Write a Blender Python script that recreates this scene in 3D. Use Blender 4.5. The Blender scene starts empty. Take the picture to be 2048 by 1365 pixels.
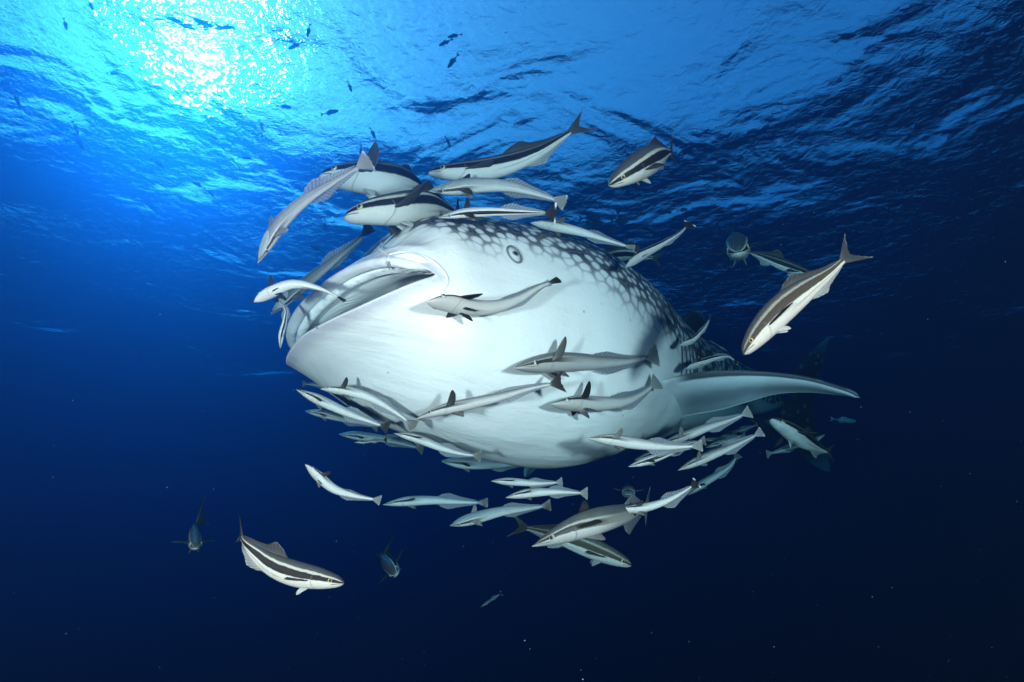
import bpy, math, random
import numpy as np
from mathutils import Vector
from mathutils.bvhtree import BVHTree

sc = bpy.context.scene
COL = sc.collection
PITCH = math.radians(28.0)
HFOV = math.radians(80.0)
SUN_EL, SUN_AZ = math.radians(43.0), math.radians(-38.5)     # azimuth from +Y, negative = to the left
DEPTH = 6.0                                                  # metres of water above the lens

# ------------------------------------------------------------------ camera
cam = bpy.data.cameras.new('camera'); cam_o = bpy.data.objects.new('camera', cam); COL.objects.link(cam_o)
cam.sensor_fit = 'HORIZONTAL'; cam.angle_x = HFOV; cam.clip_start = 0.05; cam.clip_end = 1000
cam_o.rotation_euler = (math.pi / 2 + PITCH, 0, 0)
sc.camera = cam_o

# ------------------------------------------------------------------ sky, sun, strobes, exposure
world = bpy.data.worlds.new('World'); sc.world = world; world.use_nodes = True
wn = world.node_tree.nodes; wn.clear()
sky = wn.new('ShaderNodeTexSky'); sky.sky_type = 'NISHITA'; sky.sun_disc = False
sky.sun_elevation = SUN_EL; sky.sun_rotation = SUN_AZ
bg = wn.new('ShaderNodeBackground'); bg.inputs[1].default_value = 0.15
wo = wn.new('ShaderNodeOutputWorld')
world.node_tree.links.new(sky.outputs[0], bg.inputs[0]); world.node_tree.links.new(bg.outputs[0], wo.inputs[0])

sd = Vector((math.sin(SUN_AZ) * math.cos(SUN_EL), math.cos(SUN_AZ) * math.cos(SUN_EL), math.sin(SUN_EL)))
sun = bpy.data.lights.new('sun', 'SUN'); sun.energy = 2.0; sun.angle = math.radians(0.5); sun.color = (1, .97, .92)
sun_o = bpy.data.objects.new('sun', sun); COL.objects.link(sun_o)
sun_o.location = sd * 60; sun_o.rotation_euler = sd.to_track_quat('Z', 'Y').to_euler()


def strobe(loc, aim, power):
    """one of the photographer's two strobes: its shadows are visible on the shark's belly"""
    l = bpy.data.lights.new('strobe', 'SPOT'); l.energy = power; l.spot_size = math.radians(96); l.spot_blend = .7
    l.shadow_soft_size = .09; l.color = (1, .405, .292)
    o = bpy.data.objects.new('strobe', l); COL.objects.link(o); o.location = loc
    o.rotation_euler = (Vector(loc) - Vector(aim)).to_track_quat('Z', 'Y').to_euler()


sc.view_settings.view_transform = 'Standard'; sc.view_settings.look = 'None'
sc.view_settings.exposure = 0.95; sc.view_settings.gamma = 1.0; sc.view_settings.use_curve_mapping = False
sc.cycles.use_denoising = True
try: sc.cycles.denoiser = 'OPENIMAGEDENOISE'
except Exception: pass
sc.cycles.max_bounces = 8; sc.cycles.volume_bounces = 0; sc.cycles.transparent_max_bounces = 24
sc.cycles.sample_clamp_indirect = 6.0; sc.cycles.caustics_reflective = False; sc.cycles.caustics_refractive = True

# ------------------------------------------------------------------ frames: camera space (right, forward, up) <-> world
FPX = 1024 / math.tan(HFOV / 2)            # focal length in pixels of the 2048 px wide photograph
CP, SP = math.cos(PITCH), math.sin(PITCH)
RW = np.array([[1, 0, 0], [0, CP, -SP], [0, SP, CP]])


def world_of(P): return np.asarray(P, float) @ RW.T


def unproj(px, py, d): return np.array([(px - 1024) / FPX * d, d, -(py - 682.5) / FPX * d])


strobe(tuple(world_of((1.05, -.65, .30))), tuple(world_of((.35, 2.6, -.05))), 960)
strobe(tuple(world_of((-1.05, -.65, .0))), tuple(world_of((-.35, 2.4, .05))), 900)


def interp(xs, ys, x):
    xs = np.asarray(xs, float); ys = np.asarray(ys, float); x = np.clip(np.asarray(x, float), xs[0], xs[-1])
    m = np.gradient(ys, xs, axis=0)
    i = np.clip(np.searchsorted(xs, x, side='right') - 1, 0, len(xs) - 2)
    h = xs[i + 1] - xs[i]; t = (x - xs[i]) / h
    if ys.ndim > 1: t = t[..., None]; h = h[..., None]
    return (2*t**3-3*t**2+1)*ys[i] + (t**3-2*t**2+t)*h*m[i] + (-2*t**3+3*t**2)*ys[i+1] + (t**3-t**2)*h*m[i+1]


def nrm(v): return v / np.maximum(np.linalg.norm(v, axis=-1, keepdims=True), 1e-9)


def tag(o, label=None, cat=None, group=None, kind=None):
    if label: o['label'] = label
    if cat: o['category'] = cat
    if group: o['group'] = group
    if kind: o['kind'] = kind
    return o


def empty(name, P):
    o = bpy.data.objects.new(name, None); COL.objects.link(o); o.location = world_of(P); o.empty_display_size = .05
    return o


def mesh_obj(name, V, F, mat, parent=None, attrs=None, smooth=True):
    """V in camera space; with a parent the vertices are stored relative to it"""
    me = bpy.data.meshes.new(name)
    W = world_of(V)
    top = parent
    off = np.zeros(3)
    while top is not None:
        off = off + np.array(top.location); top = top.parent
    me.from_pydata((W - off).tolist(), [], [tuple(int(i) for i in f) for f in F])
    for k, a in (attrs or {}).items():
        at = me.attributes.new(k, 'FLOAT', 'POINT'); at.data.foreach_set('value', np.asarray(a, np.float32).ravel())
    if smooth: me.polygons.foreach_set('use_smooth', [True] * len(me.polygons))
    me.update()
    o = bpy.data.objects.new(name, me); COL.objects.link(o)
    if mat: me.materials.append(mat)
    if parent: o.parent = parent
    return o


def ring_faces(n, m, closed=True):
    """n rings of m points"""
    F = []
    for i in range(n - 1):
        for j in range(m if closed else m - 1):
            k = (j + 1) % m
            F.append((i*m+j, i*m+k, (i+1)*m+k, (i+1)*m+j))
    return F


def fan_fin(name, A, B, thick, mat, parent, m=6, ridge=0.0, attrs=None):
    """thin solid fin: base curve A to outer edge B (n,3), lens-shaped thickness"""
    A = np.asarray(A, float); B = np.asarray(B, float); n = len(A)
    u = np.linspace(0, 1, m)
    G = A[:, None]*(1-u)[None, :, None] + B[:, None]*u[None, :, None]
    N = nrm(np.cross(np.gradient(G, axis=0), np.gradient(G, axis=1)) + 1e-12)
    t = np.linspace(0, 1, n)
    th = thick * (1-u)[None]**.7 * (np.clip(np.sin(np.pi*t), 0, 1)**.6*.85+.15)[:, None] + thick*.06
    if ridge: th = th * (1 + ridge*np.cos(np.arange(n)*np.pi)[:, None]*(u[None] > .05))
    V = np.concatenate([(G+N*th[..., None]*.5).reshape(-1, 3), (G-N*th[..., None]*.5).reshape(-1, 3)])
    F = []
    for i in range(n-1):
        for j in range(m-1):
            a, b, c, d = i*m+j, i*m+j+1, (i+1)*m+j+1, (i+1)*m+j
            F.append((a, b, c, d)); F.append((n*m+d, n*m+c, n*m+b, n*m+a))
    def edge(seq):
        for a, b in zip(seq[:-1], seq[1:]): F.append((b, a, n*m+a, n*m+b))
    edge([j for j in range(m)]); edge([(n-1)*m+j for j in range(m)][::-1])
    edge([i*m for i in range(n)][::-1]); edge([i*m+m-1 for i in range(n)])
    uu = np.broadcast_to(u[None], (n, m)).ravel(); tt = np.broadcast_to(t[:, None], (n, m)).ravel()
    at = {'fu': np.tile(uu, 2), 'ft': np.tile(tt, 2)}
    return mesh_obj(name, V, F, mat, parent, at)


def tube(name, P, r, mat, parent, k=6, attrs=None):
    P = np.asarray(P, float); r = np.broadcast_to(np.asarray(r, float), (len(P),))
    T = nrm(np.gradient(P, axis=0)); ref = nrm(np.cross(T, np.array([.3, .2, .93]))); b = np.cross(T, ref)
    a = np.linspace(0, 2*np.pi, k, endpoint=False)
    V = P[:, None] + r[:, None, None]*(np.cos(a)[None, :, None]*ref[:, None]+np.sin(a)[None, :, None]*b[:, None])
    F = ring_faces(len(P), k) + [tuple(range(k))[::-1], tuple((len(P)-1)*k+i for i in range(k))]
    return mesh_obj(name, V.reshape(-1, 3), F, mat, parent)


def ellipsoid(name, C, X, Y, Z, mat, parent, nu=12, nv=8):
    """X, Y, Z are the three semi-axis vectors"""
    V = [C+Z]; F = []
    for i in range(1, nv):
        p = math.pi*i/nv
        for j in range(nu):
            q = 2*math.pi*j/nu
            V.append(C+X*math.sin(p)*math.cos(q)+Y*math.sin(p)*math.sin(q)+Z*math.cos(p))
    V.append(C-Z)
    for j in range(nu):
        k = (j+1) % nu
        F.append((0, 1+j, 1+k)); e = len(V)-1; b = 1+(nv-2)*nu; F.append((e, b+k, b+j))
        for i in range(nv-2): F.append((1+i*nu+j, 1+(i+1)*nu+j, 1+(i+1)*nu+k, 1+i*nu+k))
    return mesh_obj(name, np.array(V), F, mat, parent)


# ------------------------------------------------------------------ node helper
class NT:
    def __init__(s, name):
        s.m = bpy.data.materials.new(name); s.m.use_nodes = True
        s.t = s.m.node_tree; s.t.nodes.clear(); s.out = s.t.nodes.new('ShaderNodeOutputMaterial')
    def n(s, typ, ins=None, **kw):
        nd = s.t.nodes.new(typ)
        for k, v in kw.items(): setattr(nd, k, v)
        for k, v in (ins or {}).items(): s.put(nd.inputs[k], v)
        return nd
    def put(s, sock, v):
        if isinstance(v, bpy.types.NodeSocket): s.t.links.new(v, sock)
        elif isinstance(v, bpy.types.Node): s.t.links.new(v.outputs[0], sock)
        else: sock.default_value = v
    def math(s, op, a, b=0.0, clamp=False):
        nd = s.t.nodes.new('ShaderNodeMath'); nd.operation = op; nd.use_clamp = clamp
        s.put(nd.inputs[0], a); s.put(nd.inputs[1], b); return nd.outputs[0]
    def attr(s, name):
        nd = s.t.nodes.new('ShaderNodeAttribute'); nd.attribute_name = name; return nd.outputs['Fac']
    def step(s, x, lo, hi, a=0.0, b=1.0):
        nd = s.t.nodes.new('ShaderNodeMapRange'); nd.interpolation_type = 'SMOOTHSTEP'
        s.put(nd.inputs[0], x)
        for i, v in zip((1, 2, 3, 4), (lo, hi, a, b)): s.put(nd.inputs[i], v)
        return nd.outputs[0]
    def mix(s, f, a, b):
        nd = s.t.nodes.new('ShaderNodeMix'); nd.data_type = 'RGBA'
        s.put(nd.inputs[0], f)
        for sock, v in ((nd.inputs[6], a), (nd.inputs[7], b)):
            s.put(sock, (*v, 1) if isinstance(v, tuple) and len(v) == 3 else v)
        return nd.outputs[2]
    def noise(s, scale, detail=3, rough=.5, vec=None, dist=0.0):
        nd = s.n('ShaderNodeTexNoise', {'Scale': scale, 'Detail': detail, 'Roughness': rough, 'Distortion': dist})
        if vec is not None: s.put(nd.inputs['Vector'], vec)
        return nd.outputs[0]
    def pos(s): return s.t.nodes.new('ShaderNodeTexCoord').outputs['Object']
    def comb(s, x, y, z=0.0):
        nd = s.n('ShaderNodeCombineXYZ'); s.put(nd.inputs[0], x); s.put(nd.inputs[1], y); s.put(nd.inputs[2], z); return nd.outputs[0]
    def bump(s, h, strength, dist):
        return s.n('ShaderNodeBump', {'Strength': strength, 'Distance': dist, 'Height': h}).outputs[0]
    def done(s, shader):
        s.put(s.out.inputs[0], shader); return s.m


def skin(t, colour, rough, bump=None, spec=.3):
    b = t.n('ShaderNodeBsdfPrincipled', {'Roughness': rough, 'Specular IOR Level': spec})
    t.put(b.inputs['Base Color'], colour)
    if bump is not None: t.put(b.inputs['Normal'], bump)
    return b.outputs[0]


# ------------------------------------------------------------------ water
def haze_box():
    t = NT('haze')
    v = t.n('ShaderNodeVolumePrincipled', {'Density': HAZE_DENS, 'Anisotropy': .85, 'Color': (*HAZE_COL, 1)})
    v.inputs['Absorption Color'].default_value = (*HAZE_ABS, 1)
    t.put(t.out.inputs['Volume'], v.outputs[0])
    x, y0, y1, z0, z1 = 80, -60, 110, -32, DEPTH-.06
    V = [(-x, y0, z0), (x, y0, z0), (x, y1, z0), (-x, y1, z0), (-x, y0, z1), (x, y0, z1), (x, y1, z1), (-x, y1, z1)]
    F = [(0, 3, 2, 1), (4, 5, 6, 7), (0, 1, 5, 4), (1, 2, 6, 5), (2, 3, 7, 6), (3, 0, 4, 7)]
    me = bpy.data.meshes.new('haze'); me.from_pydata(V, [], F)
    o = bpy.data.objects.new('haze', me); COL.objects.link(o); me.materials.append(t.m)
    tag(o, 'blue sea water that fades far things', None, None, 'stuff')


# extinction per metre wanted: red .34, green .125, blue .085 ; scattering .02, .036, .055
HAZE_DENS = .45
SIG_S = np.array([.005, .0250, .067]); SIG_T = np.array([.42, .175, .108])
HAZE_COL = tuple(SIG_S/HAZE_DENS)
# principled volume: sigma_a = density * (1-color) * (1-sqrt(absorption color))
HAZE_ABS = tuple(np.clip(1-(SIG_T-SIG_S)/(HAZE_DENS*(1-SIG_S/HAZE_DENS)), 0, 1)**2)
haze_box()


def water_surface():
    t = NT('water_surface')
    p = t.pos()
    mp = t.n('ShaderNodeMapping', {'Rotation': (0, 0, math.radians(22)), 'Scale': (1.0, 1.25, 1.0)}); t.put(mp.inputs[0], p); q = mp.outputs[0]
    h = t.math('MULTIPLY', t.noise(.22, 1.5, .5, q, .2), .66)
    h = t.math('ADD', h, t.math('MULTIPLY', t.noise(.62, 2.5, .5, q, .7), .20))
    h = t.math('ADD', h, t.math('MULTIPLY', t.noise(4.0, 4, .6, q, .5), .014))
    nb = t.bump(h, 1.0, 1.0)
    fr = t.n('ShaderNodeFresnel', {'IOR': 1.333, 'Normal': nb})
    nb2 = t.bump(t.math('ADD', h, t.math('MULTIPLY', t.noise(6.0, 3, .6, q, .4), .034)), 1.0, 1.0)
    fr2 = t.n('ShaderNodeFresnel', {'IOR': 1.333, 'Normal': nb2})
    fac = t.math('ADD', t.math('MULTIPLY', fr.outputs[0], .55), t.math('MULTIPLY', fr2.outputs[0], .45))
    fine = t.math('ADD', t.math('MULTIPLY', t.noise(1.3, 2, .5, q, .3), .22), t.math('MULTIPLY', t.noise(8, 3, .6, q), .13))
    nf = t.bump(fine, 1.0, 1.0)
    tr = t.n('ShaderNodeBsdfTransparent', {'Color': (.93, .97, 1, 1)})
    rf = t.n('ShaderNodeBsdfRefraction', {'IOR': 1.08, 'Roughness': .235, 'Color': (1, 1, 1, 1), 'Normal': nf})
    tm = t.n('ShaderNodeMixShader', {0: .44, 1: tr.outputs[0], 2: rf.outputs[0]})
    gl = t.n('ShaderNodeBsdfGlossy', {'Roughness': .05, 'Color': (1, 1, 1, 1), 'Normal': nb})
    mx = t.n('ShaderNodeMixShader', {0: fac, 1: tm.outputs[0], 2: gl.outputs[0]})
    t.done(mx.outputs[0])
    n = 40
    xs = np.linspace(-160, 160, n); V = [(x, y+30, DEPTH) for y in xs for x in xs]
    me = bpy.data.meshes.new('water_surface'); me.from_pydata(V, [], [(i*n+j, i*n+j+1, (i+1)*n+j+1, (i+1)*n+j) for i in range(n-1) for j in range(n-1)])
    o = bpy.data.objects.new('water_surface', me); COL.objects.link(o); me.materials.append(t.m)
    tag(o, 'rippled sea surface seen from below with the sun glittering through', None, None, 'structure')


water_surface()

# ------------------------------------------------------------------ whale shark
SW = np.array([-.3, -.1, .1, .35, .7, 1.1, 1.6, 2.3, 3.2, 4.2, 4.7])
PW = np.array([.353, .432, .455, .442, .444, .458, .409, .274, .181, .106, .039])
PT = np.array([.078, .128, .313, .391, .433, .457, .438, .327, .234, .144, .066])
PB = np.array([.078, .170, .324, .427, .516, .568, .511, .379, .245, .132, .042])
SM, SC_, ST = np.array([-.509, 2.136, .073]), np.array([.003, 2.6, .027]), np.array([2.37, 5.4, -.52])
S_ROLL, S_FU, S_FL, S_CO, S_TH = math.radians(18.38), -.228, -.300, .018, math.radians(-6)
_L2 = np.linalg.norm(ST-SC_)
_ss = np.array([-.4, 0, .9, .9+_L2*.5, .9+_L2, .9+_L2*1.3])
_pp = np.array([SM-.4*(SC_-SM)/.9, SM, SC_, (SC_+ST)/2, ST, ST+.3*(ST-SC_)])


def s_frame(s):
    s = np.asarray(s, float); P = interp(_ss, _pp, s); e = 2e-3
    F = -nrm(interp(_ss, _pp, s+e)-interp(_ss, _pp, s-e))
    L = nrm(np.cross(np.broadcast_to(np.array([0, 0, 1.]), F.shape), F)); U = np.cross(F, L)
    c, n = math.cos(S_ROLL), math.sin(S_ROLL)
    return P, F, L*c+U*n, U*c-L*n


def s_skin(s, th, grow=0.0):
    s, th = np.broadcast_arrays(np.asarray(s, float), np.asarray(th, float))
    P, F, L, U = s_frame(s)
    w, t, b = interp(SW, PW, s), interp(SW, PT, s), interp(SW, PB, s)
    c, n = np.cos(th), np.sin(th); ex = np.where(n > 0, 2.25, 2.1)
    lx = (w+grow)*np.sign(c)*np.abs(c)**(2/ex); uy = (np.where(n > 0, t, b)+grow)*np.sign(n)*np.abs(n)**(2/ex)
    return P+lx[..., None]*L+uy[..., None]*U


def s_rim(th):
    n = np.sin(th-S_TH*np.sign(np.cos(th))); a = np.abs(n)**.55
    return np.where(n > 0, S_CO+(S_FU-S_CO)*a, S_CO+(S_FL-S_CO)*a)


def shark_skin_mat():
    t = NT('whale_shark_skin')
    s, arc, tone, lip, ins = (t.attr(k) for k in ('ss', 'arc', 'tone', 'lip', 'inside'))
    p = t.pos()
    wob = t.noise(6, 2, .5, p)
    sx = t.math('ADD', t.math('MULTIPLY', s, 1.0), t.math('MULTIPLY', wob, .05))
    vec = t.comb(t.math('MULTIPLY', sx, .72), arc)
    v2 = t.n('ShaderNodeTexVoronoi', {'Scale': 22.0, 'Randomness': .80}, voronoi_dimensions='2D'); t.put(v2.inputs['Vector'], vec)
    tn = t.math('ADD', tone, t.math('MULTIPLY', t.math('SUBTRACT', t.noise(3.2, 3, .55, p), .5), 1.0))
    cr_ = t.math('MULTIPLY', t.math('SUBTRACT', t.noise(9, 2, .5, vec), .5), .38)
    rad = t.math('ADD', t.step(tn, -.7, 1.8, .50, .27), cr_)
    net = t.step(t.math('SUBTRACT', t.math('ADD', v2.outputs['Distance'], t.math('MULTIPLY', t.math('SUBTRACT', t.noise(45, 3, .6, p), .5), .16)), rad), -.16, .18)
    ve = t.n('ShaderNodeTexVoronoi', {'Scale': 22.0, 'Randomness': .80}, voronoi_dimensions='2D', feature='DISTANCE_TO_EDGE'); t.put(ve.inputs['Vector'], vec)
    line = t.math('MULTIPLY', t.step(ve.outputs['Distance'], .16, .0), t.math('MULTIPLY', t.step(tn, -1.0, .3), .5))
    depth = t.step(tn, -.7, .7)
    dark = t.mix(t.noise(40, 3, .6, p), (.012, .014, .020), (.032, .036, .046))
    spot = t.mix(t.step(tn, .2, 2.0), (.66, .67, .68), (.54, .55, .57))
    white = t.mix(t.noise(5, 5, .65, p), (.60, .62, .63), (.72, .73, .73))
    base = t.mix(t.step(tn, -1.0, .6), white, spot)
    col = t.mix(t.math('MULTIPLY', net, depth), base, dark)
    col = t.mix(line, col, (.17, .18, .20))
    # grey speckle along the lips and the rim of the snout
    sp = t.step(t.noise(330, 2, .6, p), .38, .62)
    near = t.math('MULTIPLY', t.step(lip, -.035, .005), t.step(lip, .085, .01))
    col = t.mix(t.math('MULTIPLY', t.math('MULTIPLY', near, t.math('ADD', .30, t.math('MULTIPLY', sp, .30))), t.math('SUBTRACT', 1.0, ins)), col, (.17, .17, .25))
    snow = t.step(t.noise(260, 1, .5, p), .58, .72)
    col = t.mix(t.math('MULTIPLY', t.math('MULTIPLY', snow, t.step(lip, .5, .05)), .28), col, (.2, .2, .28))
    # sparse dark pores
    vp = t.n('ShaderNodeTexVoronoi', {'Scale': 11.0, 'Randomness': 1.0}); t.put(vp.inputs['Vector'], p)
    pore = t.math('MULTIPLY', t.step(vp.outputs['Distance'], .060, .035), t.step(t.noise(1.7, 1, .5, p), .38, .48))
    col = t.mix(t.math('MULTIPLY', pore, .8), col, (.04, .05, .06))
    # inside of the mouth: paler, its colour raised to offset the shade in there
    col = t.mix(t.math('MULTIPLY', ins, .8), col, (.74, .77, .77))
    bh = t.math('ADD', t.math('MULTIPLY', t.noise(60, 4, .6, p), .003), t.math('MULTIPLY', t.noise(2.2, 2, .5, p), .03))
    crease = t.noise(14, 3, .5, t.comb(t.math('MULTIPLY', s, .16), arc))
    bh = t.math('ADD', bh, t.math('MULTIPLY', crease, .012))
    col = t.mix(t.math('MULTIPLY', t.step(t.noise(2.6, 4, .6, p), .52, .75), .22), col, (.40, .43, .46))
    scr = t.math('MULTIPLY', t.step(t.noise(55, 2, .5, t.comb(t.math('MULTIPLY', s, .10), t.math('ADD', arc, t.math('MULTIPLY', s, .25)))), .70, .76), t.step(t.noise(2.0, 2, .5, p), .48, .6))
    col = t.mix(t.math('MULTIPLY', scr, .22), col, (.25, .27, .30))
    pads = t.math('MULTIPLY', t.math('SINE', t.math('MULTIPLY', t.attr('ang'), 260.0)), t.step(lip, -.10, -.15))
    bh = t.math('ADD', bh, t.math('MULTIPLY', t.math('MULTIPLY', pads, ins), .006))
    bh = t.math('ADD', bh, t.math('MULTIPLY', t.math('MULTIPLY', t.noise(26, 3, .6, p), ins), .012))
    return t.done(skin(t, col, .55, t.bump(bh, .7, 1.0), .25))


M_SHARK = shark_skin_mat()


def plain(name, c, rough=.5, spec=.4, var=.25, scale=40):
    t = NT(name); n = t.noise(scale, 3, .6, t.pos())
    col = t.mix(n, tuple(x*(1-var) for x in c), tuple(min(1, x*(1+var)) for x in c))
    return t.done(skin(t, col, rough, None, spec))


M_PUPIL = plain('pupil_black', (.006, .006, .008), .15, .6, .1)
M_EYEW = plain('eye_grey_white', (.50, .52, .54), .3, .4, .08)
M_SOCKET = plain('socket_grey', (.15, .155, .18), .5, .3)
M_FOLD = plain('fold_white', (.60, .62, .64), .5, .3, .1)
M_NOSE = plain('nostril_grey', (.20, .20, .21), .6, .2)
M_SLIT = plain('gill_slit_dark', (.05, .055, .07), .6, .2)


def shark_fin_mat():
    """grey above, white below, with shading painted across the underside from front to rear"""
    t = NT('whale_shark_fin'); fu, ft, sd_ = t.attr('fu'), t.attr('ft'), t.attr('side'); p = t.pos()
    n = t.noise(7, 3, .55, p)
    f2 = t.math('ADD', fu, t.math('MULTIPLY', n, .22)); under = t.mix(t.step(f2, .26, .62), (.60, .62, .64), (.22, .25, .28)); under = t.mix(t.step(f2, .70, .98), under, (.38, .41, .43)); under = t.mix(t.step(ft, .30, .08), under, (.62, .63, .64))  # underside shading put into the colour: pale front, dark middle, lighter rear
    vo = t.n('ShaderNodeTexVoronoi', {'Scale': 11.0, 'Randomness': .8}); t.put(vo.inputs['Vector'], p)
    above = t.mix(t.step(vo.outputs['Distance'], .2, .4), (.16, .17, .19), (.035, .04, .05))
    under = t.mix(t.math('MULTIPLY', t.step(t.math('ADD', fu, t.math('MULTIPLY', n, .05)), .13, .085), t.step(ft, .12, .3)), under, (.05, .055, .065)); col = t.mix(t.step(sd_, .4, .6), under, above)
    return t.done(skin(t, col, .55, t.bump(t.noise(30, 3, .6, p), .2, .01), .25))


def shark_tail_mat():
    t = NT('whale_shark_tail_fin'); p = t.pos()
    vo = t.n('ShaderNodeTexVoronoi', {'Scale': 12.0, 'Randomness': .9}); t.put(vo.inputs['Vector'], p)
    col = t.mix(t.step(vo.outputs['Distance'], .12, .3), (.2, .21, .23), (.035, .04, .055))
    low = t.step(t.attr('ft'), .62, .95)
    col = t.mix(low, col, (.17, .19, .22))
    return t.done(skin(t, col, .6, None, .2))


def build_shark():
    root = empty('whale_shark', SC_)
    tag(root, 'huge white bellied whale shark with gaping mouth in the middle of the fish', 'whale shark')
    nt, ns = 144, 110
    th = np.linspace(0, 2*np.pi, nt, endpoint=False)
    rs = s_rim(th)
    tt = np.linspace(0, 1, ns)**1.7
    S = rs[:, None]+(4.6-rs[:, None])*tt[None]
    TH = np.broadcast_to(th[:, None], S.shape)
    swell = .030*np.exp(-((S-rs[:, None]-.075)/.060)**2)*np.clip(np.sin(TH)*2.2-.35, 0, 1)     # the broad band of the upper lip
    G = s_skin(S, TH, swell)                              # (nt, ns, 3)
    # rims turn in: profile of (back, inset) from the lip into the mouth
    prof = [(-.006, .004), (-.009, .011), (-.007, .021), (.003, .029), (.022, .031), (.030, .027), (.033, .021), (.039, .027), (.055, .038),
            (.085, .043), (.112, .038), (.127, .028), (.131, .014), (.138, .012), (.148, .024), (.175, .034), (.22, .034), (.30, .020), (.40, .005), (.52, .0), (.62, .05)]
    low = [(-.004, .002), (-.004, .006), (.001, .010), (.012, .013), (.03, .015), (.04, .015), (.05, .015), (.06, .015), (.07, .015),
           (.09, .015), (.11, .015), (.127, .015), (.131, .014), (.138, .014), (.148, .012), (.175, .01), (.22, .005), (.30, .0), (.40, .0), (.52, .0), (.62, .05)]
    wl = np.clip(-np.sin(th-S_TH*np.sign(np.cos(th)))/.12+.5, 0, 1)
    R = G[:, 0]
    _, F0, L0, U0 = s_frame(np.array(-.1))
    Cm = R.mean(0); l = (R-Cm)@L0; u = (R-Cm)@U0; f = (R-Cm)@F0
    al, au = np.abs(l).max(), np.abs(u).max()
    du = u-(-np.sign(l)*0)                                # slit-shaped opening
    dl = np.stack([l/al**2*.45, du/au**2], -1); dl = nrm(dl)
    hmid = .5*(np.abs(u)+.02)
    rows = []
    rg = np.random.default_rng(3)
    def wav(): return sum(rg.normal()*.5/k_*np.sin(k_*th*2+rg.uniform(0, 6.3)) for k_ in (1, 2, 3, 5))
    for q_, ((b1, i1), (b2, i2)) in enumerate(zip(prof, low)):
        amp = np.clip((q_-2)/6, 0, 1)
        i1 = i1*(1+.16*amp*wav()); b1 = b1*(1+.10*amp*wav())
        bk = b1*(1-wl)+b2*wl; bk = np.where(bk > .02, .02+(bk-.02)*np.where(bk < .2, .48, .60), bk); k = i1*(1-wl)+i2*wl
        uu = u-dl[:, 1]*np.minimum(k, .82*np.abs(u)+.004); ll = l-dl[:, 0]*k
        rows.append(Cm+ll[:, None]*L0+uu[:, None]*U0+(f-bk*(.45+.55*np.clip((al-np.abs(l))/.08, 0, 1)))[:, None]*F0)
    I = np.stack(rows[::-1], 1)                           # deepest first
    cap = I[:, :1].mean(0, keepdims=True)
    A = np.concatenate([I, G], 1)
    k = A.shape[1]; ni = I.shape[1]
    V = A.reshape(-1, 3)
    Fc = []
    for i in range(nt):
        j = (i+1) % nt
        for m in range(k-1): Fc.append((i*k+m, i*k+m+1, j*k+m+1, j*k+m))
    V = np.concatenate([V, cap.reshape(1, 3), G[:, -1].mean(0)[None]])
    for i in range(nt):
        j = (i+1) % nt
        Fc.append((len(V)-2, i*k, j*k)); Fc.append((len(V)-1, j*k+k-1, i*k+k-1))
    # attributes
    thd = np.degrees(np.where(TH > 1.5*np.pi, TH-2*np.pi, TH)); thd = np.where(thd > 90, 180-thd, thd)   # -90 belly .. 90 back
    thb = interp([-.4, -.1, 0, .05, .12, .29, .53, .72, .88, 1.03, 1.17, 1.4, 1.65, 2.4, 4.6], [125, 112, 80, 54, 33, 21, 26, 24, 18, 13, 7, 2, -5, -20, -40], S)
    tone = (thd-thb)/14.0+.35-3.2*np.exp(-((S-.49)**2+(np.radians(thd-14.5)*.42)**2)/.052**2)*(np.cos(TH) > 0)
    rad = interp(SW, (PW+PT)/2, S)
    arc = np.radians(thd)*rad*.95
    lip = S-rs[:, None]
    pad = lambda X, v: np.concatenate([np.concatenate([np.broadcast_to(v, (nt, ni)), X], 1).ravel(), [0, 0]])
    bk = np.array([b for b, _ in prof])[::-1]
    at = {'ang': pad(TH, th[:, None]), 'ss': pad(S, rs[:, None]), 'arc': pad(arc, arc[:, :1]), 'tone': pad(tone, -3.0), 'lip': pad(lip, -np.abs(bk)[None]*1.0),
          'inside': pad(lip*0, np.clip((bk-.0)/.04, 0, 1)[None])}
    body = mesh_obj('body', V, Fc, M_SHARK, root, at)
    global SHARK_BVH
    SHARK_BVH = BVHTree.FromPolygons([Vector(v) for v in V], Fc)

    def hit(px, py):
        d = Vector(unproj(px, py, 1)).normalized(); r = SHARK_BVH.ray_cast(Vector((0, 0, 0)), d)
        return (np.array(r[0]), np.array(r[1])) if r[0] is not None else (None, None)
    # eye
    P, N = hit(1028, 510); N = N if N@P < 0 else -N
    X = nrm(np.cross(N, np.array([0, 0, 1.]))); Y = np.cross(X, N); Y = Y if Y[2] > 0 else -Y
    r = .034
    eye = ellipsoid('eye', P-N*.004, X*r*.82, Y*r, N*.014, M_EYEW, root, 24, 14)
    a = np.linspace(0, 2*np.pi, 33)
    tube('socket', [P+N*.003+X*r*.86*math.cos(q)+Y*r*1.04*math.sin(q) for q in a], .0036, M_SOCKET, eye, 6)
    ellipsoid('iris', P+N*.0062-Y*.001, X*.0155, Y*.0135, N*.0052, M_SOCKET, eye, 16, 8)
    ellipsoid('pupil', P+N*.0076-Y*.001, X*.0100, Y*.0084, N*.0054, M_PUPIL, eye, 16, 8)

    # folds of skin at the near corner of the mouth
    def on_skin(pts, lift):
        out = []
        for x, y in pts:
            P, N = hit(x, y)
            if P is not None: out.append(P+(N if N@P < 0 else -N)*lift)
        return np.array(out)
    def smooth(P, n=24):
        P = np.asarray(P); d = np.r_[0, np.cumsum(np.linalg.norm(np.diff(P, axis=0), axis=1))]
        return interp(d, P, np.linspace(0, d[-1], n))
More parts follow.
